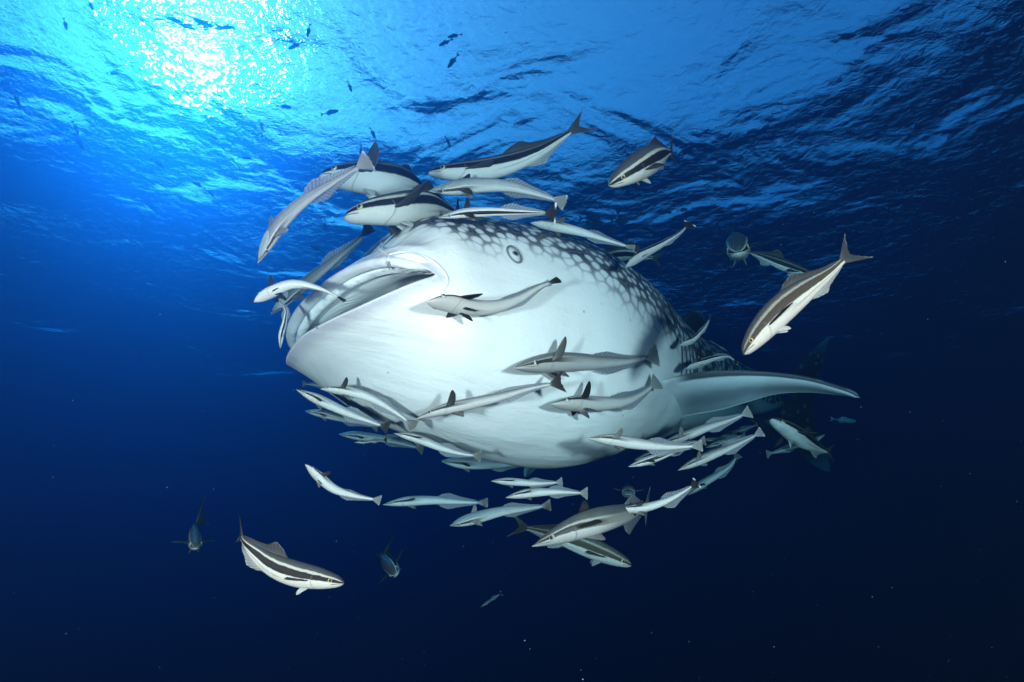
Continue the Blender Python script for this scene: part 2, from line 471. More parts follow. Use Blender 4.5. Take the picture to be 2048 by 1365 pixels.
    for pts, r0 in (([(776, 511), (800, 505), (830, 508), (858, 519), (880, 536), (893, 554), (894, 568), (888, 580), (879, 590)], .0048),
                    ([(762, 485), (765, 493), (763, 502), (773, 509), (777, 517), (772, 526), (776, 534)], .0040)):
        q = on_skin(pts, .001)
        if len(q) > 3:
            q = smooth(q, 40); tube('skin_fold', q, r0*np.sin(np.linspace(.25, np.pi-.25, len(q)))**.6, M_FOLD, root)
    for (x, y), (dx, dy) in (((778, 531), (.006, .016)), ((764, 490), (.003, .010))):
        P, N = hit(x, y)
        if P is not None:
            N = N if N@P < 0 else -N; X = nrm(np.cross(N, np.array([.3, 0, 1.]))); Y = np.cross(X, N)
            ellipsoid('nostril', P, X*dx, Y*dy, N*.003, M_NOSE, root, 12, 6)
    # nasal flap: a raised cushion of skin above the corner, and its twin on the far side
    def flap(name, t0, t1, s0, s1, h):
        n, m = 22, 12
        a = np.radians(np.linspace(t0, t1, n)); b = np.linspace(0, 1, m)
        TH = np.broadcast_to(a[:, None], (n, m)); SS = s_rim(TH)+s0+(s1-s0)*b[None]
        g = h*(np.sin(np.linspace(0, np.pi, n))[:, None]**.7*np.sin(np.pi*b)[None]**.7)-.004
        return mesh_obj(name, s_skin(SS, TH, g).reshape(-1, 3), ring_faces(n, m, False), M_FOLD, root)
    flap('nasal_flap', 4, 32, -.004, .062, .020)
    flap('nasal_flap', 150, 176, -.004, .062, .020)
    # gill slits in front of the pectoral fin
    for k_, s0 in enumerate((1.66, 1.74, 1.82, 1.90, 1.98)):
        q = s_skin(s0+np.linspace(0, .05, 14), np.radians(np.linspace(-36, 4, 14)), .0)
        tube('gill_slit', q, .007*np.sin(np.linspace(.15, np.pi-.15, 14)), M_SLIT, root)

    fm, tm = shark_fin_mat(), shark_tail_mat()
    def slab(name, lead, trail, thick, mat, dn, n=34, m=16, root_=False):
        """fin lofted between its leading and trailing edge, (px, py, depth) points"""
        def cur(pts):
            P = np.array([unproj(*q) for q in pts]); return smooth(P, n)
        A, B = cur(lead), cur(trail); u = np.linspace(0, 1, m)
        G = A[:, None]*(1-u)[None, :, None]+B[:, None]*u[None, :, None]
        N = nrm(np.cross(np.gradient(G, axis=0), np.gradient(G, axis=1))); N = np.where((N@np.array(dn))[..., None] > 0, N, -N)
        prof_ = (np.sqrt(np.clip(u, 0, 1))*1.48*(1-u)**1.0+.012)[None]*np.linspace(1, .35, n)[:, None]*thick
        if root_: w_ = np.clip(np.linspace(0, 1, n)/.30, 0, 1); prof_ = prof_*(w_*w_*(3-2*w_))[:, None]+.0008; G = G+N*(.014*(1-w_)**2)[:, None, None]
        prof_[-1] *= .1
        V = np.concatenate([(G+N*prof_[..., None]).reshape(-1, 3), (G-N*prof_[..., None]*.8).reshape(-1, 3)])
        F = []
        for i in range(n-1):
            for j in range(m-1):
                a, b, c, d = i*m+j, i*m+j+1, (i+1)*m+j+1, (i+1)*m+j
                F.append((a, b, c, d)); F.append((n*m+d, n*m+c, n*m+b, n*m+a))
        for seq in ([i*m for i in range(n)], [i*m+m-1 for i in range(n)], [(n-1)*m+j for j in range(m)]):
            for a, b in zip(seq[:-1], seq[1:]): F.append((a, b, n*m+b, n*m+a))
        uu = np.broadcast_to(u[None], (n, m)).ravel(); tt_ = np.broadcast_to(np.linspace(0, 1, n)[:, None], (n, m)).ravel()
        return mesh_obj(name, V, F, mat, root, {'fu': np.tile(uu, 2), 'ft': np.tile(tt_, 2), 'side': np.r_[np.ones(n*m), np.zeros(n*m)]})
    # left pectoral fin: pale underside towards the lens, thick leading edge on top
    slab('pectoral_fin', [(1296, 776, 2.555), (1345, 757, 2.70), (1400, 745, 2.80), (1475, 742, 2.80), (1545, 746, 2.78), (1610, 755, 2.76), (1665, 770, 2.74), (1705, 785, 2.73), (1721, 795, 2.73)],
         [(1322, 832, 2.92), (1365, 834, 3.10), (1396, 828, 3.16), (1442, 820, 3.08), (1490, 806, 2.97), (1550, 789, 2.93), (1620, 785, 2.87), (1680, 791, 2.80), (1719, 796, 2.75)], .060, fm, (.05, .25, .97), 52, 18, True)
    left = [o for o in root.children if o.name.startswith('pectoral_fin')][0]
    Pm, _, Lm, _ = s_frame(np.array(1.45)); Vl = np.array([v.co for v in left.data.vertices])
    Vw = (Vl+np.array(root.location))@RW                       # world back to camera space
    Vr = Vw-2*((Vw-Pm)@Lm)[:, None]*Lm
    mesh_obj('pectoral_fin', Vr, [tuple(p.vertices)[::-1] for p in left.data.polygons], fm, root,
             {k: [d.value for d in left.data.attributes[k].data] for k in ('fu', 'ft', 'side')})
    slab('tail_fin', [(1585, 800, 5.36), (1588, 745, 5.38), (1618, 708, 5.42), (1645, 683, 5.46), (1660, 673, 5.48)],
         [(1625, 815, 5.46), (1634, 770, 5.47), (1642, 735, 5.48), (1652, 700, 5.49), (1661, 674, 5.49)], .05, tm, (1, 0, 0))
    slab('tail_fin', [(1560, 800, 5.38), (1562, 850, 5.40), (1590, 895, 5.43), (1628, 932, 5.46), (1657, 946, 5.48)],
         [(1627, 800, 5.46), (1626, 840, 5.47), (1643, 880, 5.48), (1656, 915, 5.49), (1662, 944, 5.49)], .05, tm, (1, 0, 0))
    slab('dorsal_fin', [(1345, 660, 3.95), (1372, 632, 4.00), (1388, 621, 4.06), (1400, 622, 4.12)],
         [(1395, 700, 4.35), (1404, 680, 4.35), (1410, 655, 4.34), (1406, 630, 4.3)], .05, tm, (1, 0, 0))
    slab('pelvic_fin', [(1500, 840, 4.6), (1520, 850, 4.55), (1535, 866, 4.5), (1541, 876, 4.48)],
         [(1545, 835, 4.75), (1553, 850, 4.72), (1556, 862, 4.68), (1545, 877, 4.55)], .03, fm, (0, .2, 1))
    return root


build_shark()

# ------------------------------------------------------------------ fish
def remora_mat(name, back, stripe, belly, edge, body_stripe, sheen=.3):
    """slender suckerfish: dark band through the eye; body_stripe 0..1 carries it on to the tail"""
    t = NT(name); a, v = t.attr('fa'), t.attr('fv'); p = t.pos()
    wig = t.math('MULTIPLY', t.math('SUBTRACT', t.noise(90, 3, .6, p), .5), .16)
    w = t.math('ADD', v, wig)
    mot = t.math('ADD', t.math('MULTIPLY', t.noise(160, 3, .65, p), .45), t.math('MULTIPLY', t.noise(28, 4, .65, p), .6))
    bcol = t.mix(mot, tuple(x*.55 for x in back), tuple(x*1.4 for x in back))
    wcol = t.mix(mot, tuple(x*.78 for x in belly), tuple(min(1, x*1.14) for x in belly))
    col = t.mix(t.step(w, -.05, .55), wcol, bcol)
    lo = t.step(a, .05, .45, .02, -.12-.22*body_stripe); up_ = t.step(a, .05, .45, .40, .40+.34*body_stripe)
    band = t.math('MULTIPLY', t.step(t.math('SUBTRACT', w, lo), -.06, .04), t.step(t.math('SUBTRACT', t.math('SUBTRACT', w, lo), up_), .04, -.06))
    ed = t.math('MULTIPLY', t.step(t.math('SUBTRACT', w, lo), -.2, -.08), t.step(t.math('SUBTRACT', t.math('SUBTRACT', w, lo), up_), .22, .08))
    fade = t.step(a, .20, .42, 1.0, body_stripe)
    col = t.mix(t.math('MULTIPLY', ed, t.math('MULTIPLY', fade, .8)), col, edge)
    col = t.mix(t.math('MULTIPLY', band, fade), col, stripe)
    # gill cover edge, and the mouth slit's own shadow painted as a dark line
    gill = t.math('MULTIPLY', t.step(t.math('ABSOLUTE', t.math('SUBTRACT', a, t.math('SUBTRACT', .20, t.math('MULTIPLY', t.math('MULTIPLY', v, v), .03)))), .004, .0015), t.step(v, .35, .1))
    col = t.mix(t.math('MULTIPLY', gill, .55), col, (.12, .11, .11))
    lips = t.math('MULTIPLY', t.step(t.math('ABSOLUTE', t.math('ADD', v, t.math('ADD', .12, t.math('MULTIPLY', a, 2.2)))), .09, .03), t.step(a, .085, .07))
    col = t.mix(t.math('MULTIPLY', lips, .7), col, (.05, .045, .045))
    return t.done(skin(t, col, .45, t.bump(t.math('ADD', mot, t.math('MULTIPLY', gill, -3)), .25, .002), .16))


def cobia_mat(name, back, stripe, pale, belly):
    t = NT(name); a, v = t.attr('fa'), t.attr('fv'); p = t.pos()
    wig = t.math('MULTIPLY', t.math('SUBTRACT', t.noise(70, 4, .7, p), .5), .17)
    w = t.math('ADD', v, wig); mot = t.math('ADD', t.math('MULTIPLY', t.noise(120, 3, .65, p), .45), t.math('MULTIPLY', t.noise(22, 4, .65, p), .6))
    bcol = t.mix(mot, tuple(x*.55 for x in back), tuple(x*1.4 for x in back))
    wcol = t.mix(mot, tuple(x*.80 for x in belly), tuple(min(1, x*1.12) for x in belly))
    head = t.step(a, .0, .16)
    col = t.mix(t.step(w, .60, .70), pale, bcol)                       # pale line under the back
    col = t.mix(t.step(w, .50, .40), col, stripe)                     # dark band
    lowb = t.step(a, .05, .8, .02, -.25)
    col = t.mix(t.step(t.math('SUBTRACT', w, lowb), .05, -.06), col, wcol)
    faint = t.math('MULTIPLY', t.step(t.math('ABSOLUTE', t.math('ADD', w, .52)), .10, .03), t.step(a, .35, .5))
    col = t.mix(t.math('MULTIPLY', faint, .35), col, stripe)
    gill = t.math('MULTIPLY', t.step(t.math('ABSOLUTE', t.math('SUBTRACT', a, t.math('SUBTRACT', .225, t.math('MULTIPLY', t.math('MULTIPLY', v, v), .05)))), .0045, .0015), t.step(v, .45, .2))
    col = t.mix(t.math('MULTIPLY', gill, .55), col, (.12, .11, .10))
    lips = t.math('MULTIPLY', t.step(t.math('ABSOLUTE', t.math('ADD', v, t.math('ADD', .05, t.math('MULTIPLY', a, 3.0)))), .09, .03), t.step(a, .085, .07))  # shadow in the mouth slit, painted on as a dark line
    col = t.mix(t.math('MULTIPLY', lips, .8), col, (.04, .036, .034))
    return t.done(skin(t, col, .55, t.bump(t.math('ADD', mot, t.math('MULTIPLY', gill, -3)), .25, .002), .08))


def fin_mat(name, root_c, tip_c, margin, clear=0.0, rays=46.0, mlo=.86):
    t = NT(name); u, q = t.attr('fu'), t.attr('ft'); p = t.pos()
    ray = t.math('ADD', t.math('MULTIPLY', t.math('SINE', t.math('MULTIPLY', q, rays*2)), .5), .5)
    c = t.mix(t.step(t.math('ADD', u, t.math('MULTIPLY', t.noise(60, 3, .6, p), .2)), .1, .75), root_c, tip_c)
    c = t.mix(t.math('MULTIPLY', ray, .35), c, tuple(min(1, x*1.5+.02) for x in tip_c))
    if margin is not None: c = t.mix(t.math('MULTIPLY', t.step(u, mlo, mlo+.08), t.step(t.math('ABSOLUTE', t.math('SUBTRACT', q, .5)), .12, .42)), c, margin)
    b = t.bump(ray, .4, .003)
    s1 = skin(t, c, .5, b, .12)
    tl = t.n('ShaderNodeBsdfTranslucent'); t.put(tl.inputs[0], c)
    m = t.n('ShaderNodeMixShader', {0: .35, 1: s1, 2: tl.outputs[0]})
    if clear:
        tp = t.n('ShaderNodeBsdfTransparent')
        m = t.n('ShaderNodeMixShader', {0: t.math('MULTIPLY', t.math('SUBTRACT', 1.0, t.math('MULTIPLY', ray, .5)), clear), 1: m.outputs[0], 2: tp.outputs[0]})
    return t.done(m.outputs[0])


BR = (.035, .032, .030)
M = dict(
    pale=remora_mat('remora_pale_skin', (.215, .23, .24), BR, (.41, .42, .41), (.42, .415, .37), .0),
    grey=remora_mat('remora_grey_skin', (.13, .137, .142), (.04, .038, .036), (.34, .345, .345), (.36, .36, .33), .12),
    olive=remora_mat('remora_olive_skin', (.075, .082, .08), BR, (.32, .33, .32), (.36, .36, .32), .25),
    strong=remora_mat('remora_black_striped_skin', (.36, .38, .40), (.009, .009, .010), (.44, .44, .42), (.54, .54, .50), 1.0),
    dark=remora_mat('remora_dark_skin', (.035, .04, .046), (.010, .010, .012), (.24, .25, .255), (.44, .46, .46), 1.0),
    bluegrey=remora_mat('remora_blue_grey_skin', (.18, .215, .23), BR, (.42, .44, .44), (.42, .43, .40), .1),
    cobia=cobia_mat('cobia_skin', (.052, .054, .054), (.012, .011, .010), (.34, .34, .30), (.40, .40, .37)),
    cobia_b=cobia_mat('cobia_brown_skin', (.058, .058, .054), (.040, .033, .024), (.19, .19, .17), (.36, .36, .335)),
    cobia_d=cobia_mat('cobia_dark_skin', (.028, .030, .034), (.009, .009, .009), (.09, .095, .105), (.40, .41, .395)),
    f_clear=fin_mat('fin_clear', (.22, .23, .25), (.20, .23, .27), (.34, .36, .38), .5),
    f_grey=fin_mat('fin_grey', (.27, .27, .265), (.13, .13, .125), (.28, .29, .29)),
    f_pale=fin_mat('fin_pale', (.33, .335, .34), (.22, .23, .235), (.48, .5, .5), .15),
    f_black=fin_mat('fin_black', (.03, .03, .03), (.018, .018, .018), None),
    f_blackw=fin_mat('fin_black_white_edge', (.03, .03, .03), (.010, .010, .011), (.75, .76, .76), 0, 46.0, .82),
    f_dark=fin_mat('fin_dark', (.085, .082, .078), (.024, .024, .023), None),
    f_white=fin_mat('fin_white', (.46, .46, .43), (.42, .44, .44), None),
    f_cob=fin_mat('cobia_fin', (.08, .083, .083), (.036, .039, .042), (.14, .15, .16), .1),
    iris=plain('iris_gold', (.36, .27, .13), .3, .5, .2, 300), iris_g=plain('iris_grey', (.30, .30, .27), .3, .5, .2, 300), pupil=M_PUPIL)


def disc_mat():
    t = NT('sucking_disc'); q, u = t.attr('fa'), t.attr('fu')
    lam = t.math('ADD', t.math('MULTIPLY', t.math('SINE', t.math('MULTIPLY', q, 118.0)), .5), .5)
    mid = t.step(t.math('ABSOLUTE', t.math('SUBTRACT', u, .5)), .02, .06)
    c = t.mix(t.math('MULTIPLY', lam, mid), (.36, .42, .44), (.12, .15, .16))
    return t.done(skin(t, c, .5, t.bump(lam, .6, .003), .3))


M_DISC = disc_mat()

RA = [0, .02, .05, .09, .14, .20, .27, .36, .48, .60, .72, .82, .91]
RH = [.006, .021, .040, .058, .074, .086, .090, .087, .077, .061, .043, .029, .021]
RWD = [.010, .040, .066, .085, .098, .102, .096, .084, .068, .051, .034, .021, .013]
CA = [0, .015, .04, .09, .15, .22, .32, .42, .52, .62, .72, .81, .89]
CH = [.022, .050, .074, .104, .132, .152, .168, .168, .152, .122, .085, .054, .038]
CWD = [.040, .070, .092, .114, .128, .138, .138, .126, .106, .082, .056, .034, .022]


def fish(kind, label, pts, depth, skin_m='pale', roll=0.0, up=None, h=1.0, tail=1.0, pn=(38, -12), pf=(38, -25), pec='f_dark', tailm='f_grey',
         medm='f_clear', disc=None, plen=1.0, group=None, dors=1.0, anal=1.0, pelv='f_grey', fork=None, off=None, eye='iris_g', wid=1.0, tspin=0.0):
    """pts: (px, py[, extra depth]) along the spine from snout to the end of the tail. roll > 0 turns the back to the lens, < 0 the belly.
    up: picture direction (x right, y up) of the back when it is not simply upward. off: keep this far in front of the shark's skin."""
    cob = kind == 'cobia'
    P2 = [(*q, 0.0)[:3] for q in pts]
    if off is not None:
        hs = []
        for x, y, e in P2:
            d = Vector(unproj(x, y, 1)); ln = d.length; r = SHARK_BVH.ray_cast(Vector((0, 0, 0)), d.normalized())
            hs.append(r[0][1] if r[0] is not None else np.nan)
        hs = np.array(hs); ok = ~np.isnan(hs)
        if ok.sum() >= 2:
            ii = np.arange(len(hs)); co = np.polyfit(ii[ok], hs[ok], 1); hs = np.where(ok, hs, np.polyval(co, ii))
            co = np.polyfit(ii, hs, 1); lin = np.polyval(co, ii); lin += np.min(hs-lin)*.6
            ds = lin-off
        else: ds = np.full(len(hs), depth)
        C = np.array([unproj(x, y, d+e) for (x, y, e), d in zip(P2, ds)])
    else: C = np.array([unproj(x, y, depth+e) for x, y, e in P2])
    dd = np.r_[0, np.cumsum(np.linalg.norm(np.diff(C, axis=0), axis=1))]
    def curve(a): return interp(dd/dd[-1], C, a)
    fine = curve(np.linspace(0, 1, 200)); L = np.linalg.norm(np.diff(fine, axis=0), axis=1).sum()
    cum = np.r_[0, np.cumsum(np.linalg.norm(np.diff(fine, axis=0), axis=1))]/L
    def at(a): return np.stack([np.interp(a, cum, fine[:, k]) for k in range(3)], -1)
    upv = np.array([up[0], 0, up[1]]) if up else np.array([0, 0, 1.0])
    rr = math.radians(roll)
    def frame(a):
        a = np.asarray(a, float); X = at(a); T = nrm(at(np.clip(a+.03, 0, 1))-at(np.clip(a-.03, 0, 1)))      # T points to the tail
        vw = -nrm(X)
        e = np.broadcast_to(upv, X.shape); e = e-vw*np.sum(e*vw, -1, keepdims=True)
        e = nrm(e-T*np.sum(e*T, -1, keepdims=True))
        s = np.cross(e, T); s = np.where((np.sum(s*vw, -1))[..., None] > 0, s, -s)                             # side facing the lens
        c, n = math.cos(rr), math.sin(rr)
        return X, T, e*c+s*n, s*c-e*n
    A_, H_, W_ = (CA, CH, CWD) if cob else (RA, RH, RWD)
    def prof(a): return interp(A_, H_, a)*L*.5*h, interp(A_, W_, a)*L*.5*h*wid
    def surf(a, th, grow=1.0):
        a, th = np.broadcast_arrays(np.asarray(a, float), np.asarray(th, float))
        X, T, D, S = frame(a); hh, ww = prof(a); c, n = np.cos(th), np.sin(th)
        ex = 2.25 if not cob else 2.1
        flat = 1.0-.25*np.clip(1-a/.22, 0, 1)*(n > 0)*(0 if cob else 1)
        jaw = np.clip(1-a/.05, 0, 1)*np.where(n < 0, -.014 if not cob else -.002, .006)*np.abs(n)*L
        return X+T*jaw[..., None]+S*(ww*grow*np.sign(c)*np.abs(c)**(2/ex))[..., None]+D*(hh*grow*flat*np.sign(n)*np.abs(n)**(2/ex))[..., None]
    mid = at(.4)
    root = empty(kind, mid)
    tag(root, label, kind, group or ('cobia swimming around the whale shark' if cob else 'remoras swimming around the whale shark'))
    # body
    amax = .90 if cob else .92
    aa = np.concatenate([[.0, .006, .016, .03], np.linspace(.05, amax, 34)]); m = 22
    th = np.linspace(0, 2*np.pi, m, endpoint=False)
    G = surf(aa[:, None], th[None])
    n = len(aa)
    V = np.concatenate([G.reshape(-1, 3), G[0].mean(0)[None], G[-1].mean(0)[None]])
    F = ring_faces(n, m)
    for j in range(m):
        k = (j+1) % m; F.append((n*m, k, j)); F.append((n*m+1, (n-1)*m+j, (n-1)*m+k))
    fa = np.concatenate([np.repeat(aa, m), [0, 1]]); fv = np.concatenate([np.tile(np.sin(th), n), [0, 0]])
    mesh_obj('body', V, F, M[skin_m], root, {'fa': fa, 'fv': fv})
    # tail fin: base of the peduncle to the free edge
    X, T, D, S = frame(np.array(amax)); ts = math.radians(tspin); D = D*math.cos(ts)+S*math.sin(ts)
    hb = prof(np.array(amax))[0]
    k = np.linspace(-1, 1, 21)
    fk = fork if fork is not None else (.085 if cob else .004)
    span = (.125 if cob else .062)*L*tail
    Lt = (1-amax)*L
    Xe, Te, De, _ = frame(np.array(.985))
    Tt = nrm(T*.45+Te*.55)
    if cob: rx = Lt*1.0+fk*L*(np.abs(k)**1.15)*1.0-fk*L*.42; ry = span*np.sign(k)*np.abs(k)**.92
    else: rx = Lt+L*(.012*(1-k*k)*(1 if fk < .02 else 0)+fk*(np.abs(k)**1.5)-fk*.5); ry = span*np.sign(k)*np.abs(k)**.85
    base = X-T*.012*L+D*(hb*.92*k)[:, None]
    edge = X+Tt*rx[:, None]+D*ry[:, None]
    rnd = random.Random(int(abs(pts[0][0]*7+pts[0][1])))
    edge = edge+Tt*np.array([rnd.uniform(-.004, .004)*L for _ in k])[:, None]
    fan_fin('tail_fin', base, edge, .012*L, M[tailm], root, 9, .25)
    # dorsal and anal fins
    def median(name, a0, a1, hh, sgn, mat):
        q = np.linspace(0, 1, 17); a = a0+(a1-a0)*q
        X, T, D, S = frame(a); hp = prof(a)[0]
        if cob: shape = np.interp(q, [0, .08, .2, .35, .6, 1], [.12, .62, 1.0, .42, .22, .05]); sw = np.interp(q, [0, .2, 1], [.02, .075, .03])
        else: shape = np.interp(q, [0, .06, .2, .45, .8, 1], [.10, .55, 1.0, .62, .34, .18]); sw = np.interp(q, [0, .2, 1], [.005, .040, .030])
        b = X+D*(sgn*(hp*.90))[:, None]; e = X+D*(sgn*(hp*.95+hh*L*shape))[:, None]+T*(sw*L)[:, None]
        fan_fin(name, b, e, .008*L, M[mat], root, 6, .3)
    if cob:
        if dors: median('dorsal_fin', .44, .84, .088*dors, 1, 'f_cob')
        if anal: median('anal_fin', .56, .84, .060*anal, -1, 'f_pale')
    else:
        if dors: median('dorsal_fin', .52, .88, .046*dors, 1, medm)
        if anal: median('anal_fin', .52, .88, .048*anal, -1, medm)
    # paired fins
    def paired(name, a0, a1, thd, side, ang, ln, width, mat):
        t0 = math.radians(thd if side > 0 else 180-thd)
        p0, p1 = surf(np.array(a0), np.array(t0), .93), surf(np.array(a1), np.array(t0), .93)
        X, T, D, S = frame(np.array((a0+a1)/2)); al, be = math.radians(ang[0]), math.radians(ang[1])
        out = S*side*math.cos(be)+D*math.sin(be); dr = nrm(T*math.cos(al)+out*math.sin(al)); wv = nrm(T-dr*(T@dr))
        if wv @ wv < .1: wv = D
        q = np.linspace(0, 1, 15)
        x = np.interp(q, [0, .12, .3, .45, .55, .7, .85, 1], [.18, .52, .86, 1.0, .99, .84, .50, .12])*ln*L
        y = np.interp(q, [0, .12, .3, .45, .55, .7, .85, 1], [-.06, -.10, -.04, .10, .30, .72, .98, .85])*width*L
        edge = (p0+p1)/2+dr*x[:, None]+wv*y[:, None]
        base = p0[None]*(1-q)[:, None]+p1[None]*q[:, None]
        fan_fin(name, base, edge, .012*L, M[mat], root, 6, .3)
    if cob:
        paired('pectoral_fin', .215, .250, -8, 1, pn, .175*plen, .055, pec); paired('pectoral_fin', .215, .250, -8, -1, pf, .175*plen, .055, pec)
        if pelv:
            paired('pelvic_fin', .23, .26, -72, 1, (48, -60), .085, .035, pelv); paired('pelvic_fin', .23, .26, -72, -1, (48, -75), .085, .035, pelv)
    else:
        paired('pectoral_fin', .195, .222, 8, 1, pn, .115*plen, .045, pec); paired('pectoral_fin', .195, .222, 8, -1, pf, .115*plen, .045, pec)
        if pelv:
            paired('pelvic_fin', .215, .24, -70, 1, (30, -55), .085, .030, pelv); paired('pelvic_fin', .215, .24, -70, -1, (30, -75), .085, .030, pelv)
    # eyes
    for side in (1, -1):
        ae, te = (.088, 14) if cob else (.088, 9)
        p0 = surf(np.array(ae), np.array(math.radians(te if side > 0 else 180-te)), 1.0)
        X, T, D, S = frame(np.array(ae)); r = (.0165 if cob else .0135)*L; Nn = nrm(S*side-T*.25+D*.15)
        e = ellipsoid('eye', p0-Nn*r*.22, nrm(T-Nn*(T@Nn))*r, nrm(D-Nn*(D@Nn))*r, Nn*r*.75, M[eye], root, 12, 8)
        ellipsoid('pupil', p0+Nn*r*.22, nrm(T-Nn*(T@Nn))*r*.62, nrm(D-Nn*(D@Nn))*r*.66, Nn*r*.42, M['pupil'], e, 10, 6)
    if disc if disc is not None else (not cob and roll > 8):
        na, nb = 20, 12
        q = np.linspace(0, 1, na); a = .012+.195*q
        ww = np.sin(np.pi*np.clip(q, .02, .98))**.45
        tt = np.pi/2+np.linspace(-1, 1, nb)[None]*(.95*ww)[:, None]
        rim = 1-np.abs(np.linspace(-1, 1, nb))[None]**6
        G = surf(np.broadcast_to(a[:, None], tt.shape), tt, 1.0+.10*rim*(np.sin(np.pi*q)**.3)[:, None]-.02)
        mesh_obj('sucking_disc', G.reshape(-1, 3), ring_faces(na, nb, False), M_DISC, root,
                 {'fa': np.repeat(a*5, nb), 'fu': np.tile(np.linspace(0, 1, nb), na)})
    return root


R, K = 'remora', 'cobia'
# --- above the shark
fish(R, 'long pale grey remora diving head down, its tail crossing the cobia at upper left', [(516, 523), (535, 487), (563, 445), (608, 402), (660, 368), (702, 343), (738, 322)], 1.75, 'grey', 28, (-1, .75), 1.0, 1.35, (62, 5), (62, -5), 'f_pale', 'f_pale', disc=True, dors=1.35, anal=1.35, plen=1.25, pelv=None)
fish(K, 'dark backed cobia curving away behind the tail of the diving grey remora', [(641, 357), (700, 354), (760, 358), (815, 372, .10), (850, 398, .25), (884, 432, .45)], 2.25, 'cobia_d', -30, None, 1.12, 1, (62, 35), (75, -60), 'f_cob', 'f_cob', plen=1.05, pelv='f_white', eye='iris')
fish(K, 'cobia with a blunt pale face just above the shark\'s snout', [(691, 438), (735, 426), (790, 419, .04), (845, 413, .14), (890, 421, .30), (925, 430, .5)], 2.02, 'cobia', -22, None, 1.02, 1, (55, 25), (80, -60), 'f_cob', 'f_cob', pelv='f_white', eye='iris')
fish(K, 'long black and white cobia highest above the shark, forked tail raised', [(858, 347), (905, 344), (960, 340), (1015, 328), (1075, 304), (1125, 274), (1168, 246)], 2.30, 'cobia_d', -24, None, .80, .62, (20, 25), (30, -30), 'f_cob', 'f_cob', pelv=None, eye='iris', dors=.65, anal=.6)
fish(R, 'pale remora right under the highest black and white cobia', [(860, 381), (900, 377), (955, 371), (1015, 373), (1075, 388), (1129, 406)], 2.18, 'pale', 22, None, 1.22, 1.0, (35, -35), (40, 35), 'f_dark', 'f_pale', disc=True, dors=.8)
fish(R, 'black striped remora with round black tail skimming the shark\'s head', [(879, 435), (925, 427), (980, 424), (1040, 425), (1080, 426), (1111, 427)], 1.95, 'strong', 12, None, .92, 1.5, (40, -40), (70, 70), 'f_black', 'f_blackw', disc=False, dors=1.1, anal=.9)
fish(R, 'white bellied remora sliding down the spotted back of the shark', [(1063, 446), (1110, 453), (1160, 464), (1212, 480), (1268, 497)], 2.36, 'pale', -38, None, 1.05, .7, (40, 30), (50, -20), 'f_grey', 'f_pale', pelv=None)
fish(K, 'bluish cobia mostly hidden behind the shark\'s back', [(1180, 528), (1215, 512), (1250, 507), (1285, 512), (1320, 518)], 3.3, 'cobia', 20, None, 1.35, 1, pec='f_cob', tailm='f_cob', eye='iris')
fish(R, 'grey bellied remora with a black tail touching the shark\'s spotted shoulder', [(1252, 534), (1285, 510), (1325, 488), (1358, 467), (1380, 447)], 2.30, 'dark', -48, (-.5, 1), 1.25, 1.9, (60, 40), (88, 70), 'f_black', 'f_blackw', dors=.5)
fish(K, 'striped cobia alone high at right under the ripples', [(1218, 370), (1250, 350), (1285, 328, .05), (1320, 310, .16), (1347, 303, .30)], 2.05, 'cobia', 16, (-.4, 1), 1.22, 1, (22, -30), (30, -30), 'f_cob', 'f_cob', pelv='f_white', eye='iris', dors=.6, anal=.7)
fish(K, 'cobia facing the camera head on, pectoral fins spread sideways', [(1477, 505), (1476, 498, .12), (1474, 492, .3), (1469, 492, .5), (1460, 506, .60), (1452, 516, .7)], 2.85, 'cobia', 6, (-.05, 1), 1.12, .9, (75, 3), (75, 3), 'f_cob', 'f_cob', pelv='f_white', eye='iris')
fish(K, 'black and blue white striped cobia heading right below the head on one', [(1628, 552), (1595, 540), (1560, 527), (1525, 513), (1485, 500)], 2.95, 'cobia_d', 8, (.3, 1), .95, .9, (25, -40), (25, -40), 'f_cob', 'f_cob', pelv='f_white', eye='iris')
fish(K, 'large brown striped cobia diving at right with its forked tail up', [(1487, 708), (1520, 664), (1562, 619), (1610, 580), (1660, 544), (1708, 500)], 1.62, 'cobia_b', 2, (-1, .8), 1.10, .95, (22, -15), (40, -30), 'f_dark', 'f_cob', pelv='f_white', eye='iris', dors=.62, anal=.6, plen=1.15)
# --- beside the mouth
fish(R, 'white remora seen from below with its thin tail across the shark\'s open mouth', [(510, 603), (545, 583), (585, 569), (630, 575), (662, 587), (689, 602)], 1.78, 'pale', -62, (-.2, 1), 1.25, .5, (60, 20), (60, -10), 'f_black', 'f_dark', dors=.5, anal=.4, pelv='f_dark')
fish(R, 'long grey remora swimming along the far edge of the shark\'s snout', [(543, 626), (583, 590), (640, 543), (690, 502), (722, 475), (740, 453)], 2.35, 'olive', 35, (-1, 1), 1.05, 1.1, (60, 0), (55, 0), 'f_grey', 'f_grey', disc=True, dors=1.1, pelv=None)
fish(R, 'little black striped remora hanging nose down at the tip of the snout', [(560, 696), (563, 668), (570, 640), (571, 618), (561, 607), (550, 600)], 2.0, 'strong', 10, (-1, .1), 1.15, 1.0, (70, 0), (60, 0), 'f_black', 'f_black', disc=False, pelv=None)
fish(R, 'remora tail poking out from behind the lower jaw', [(715, 790), (690, 785), (665, 778), (640, 771), (606, 768)], 2.62, 'olive', 10, None, 1.1, .9, disc=False)
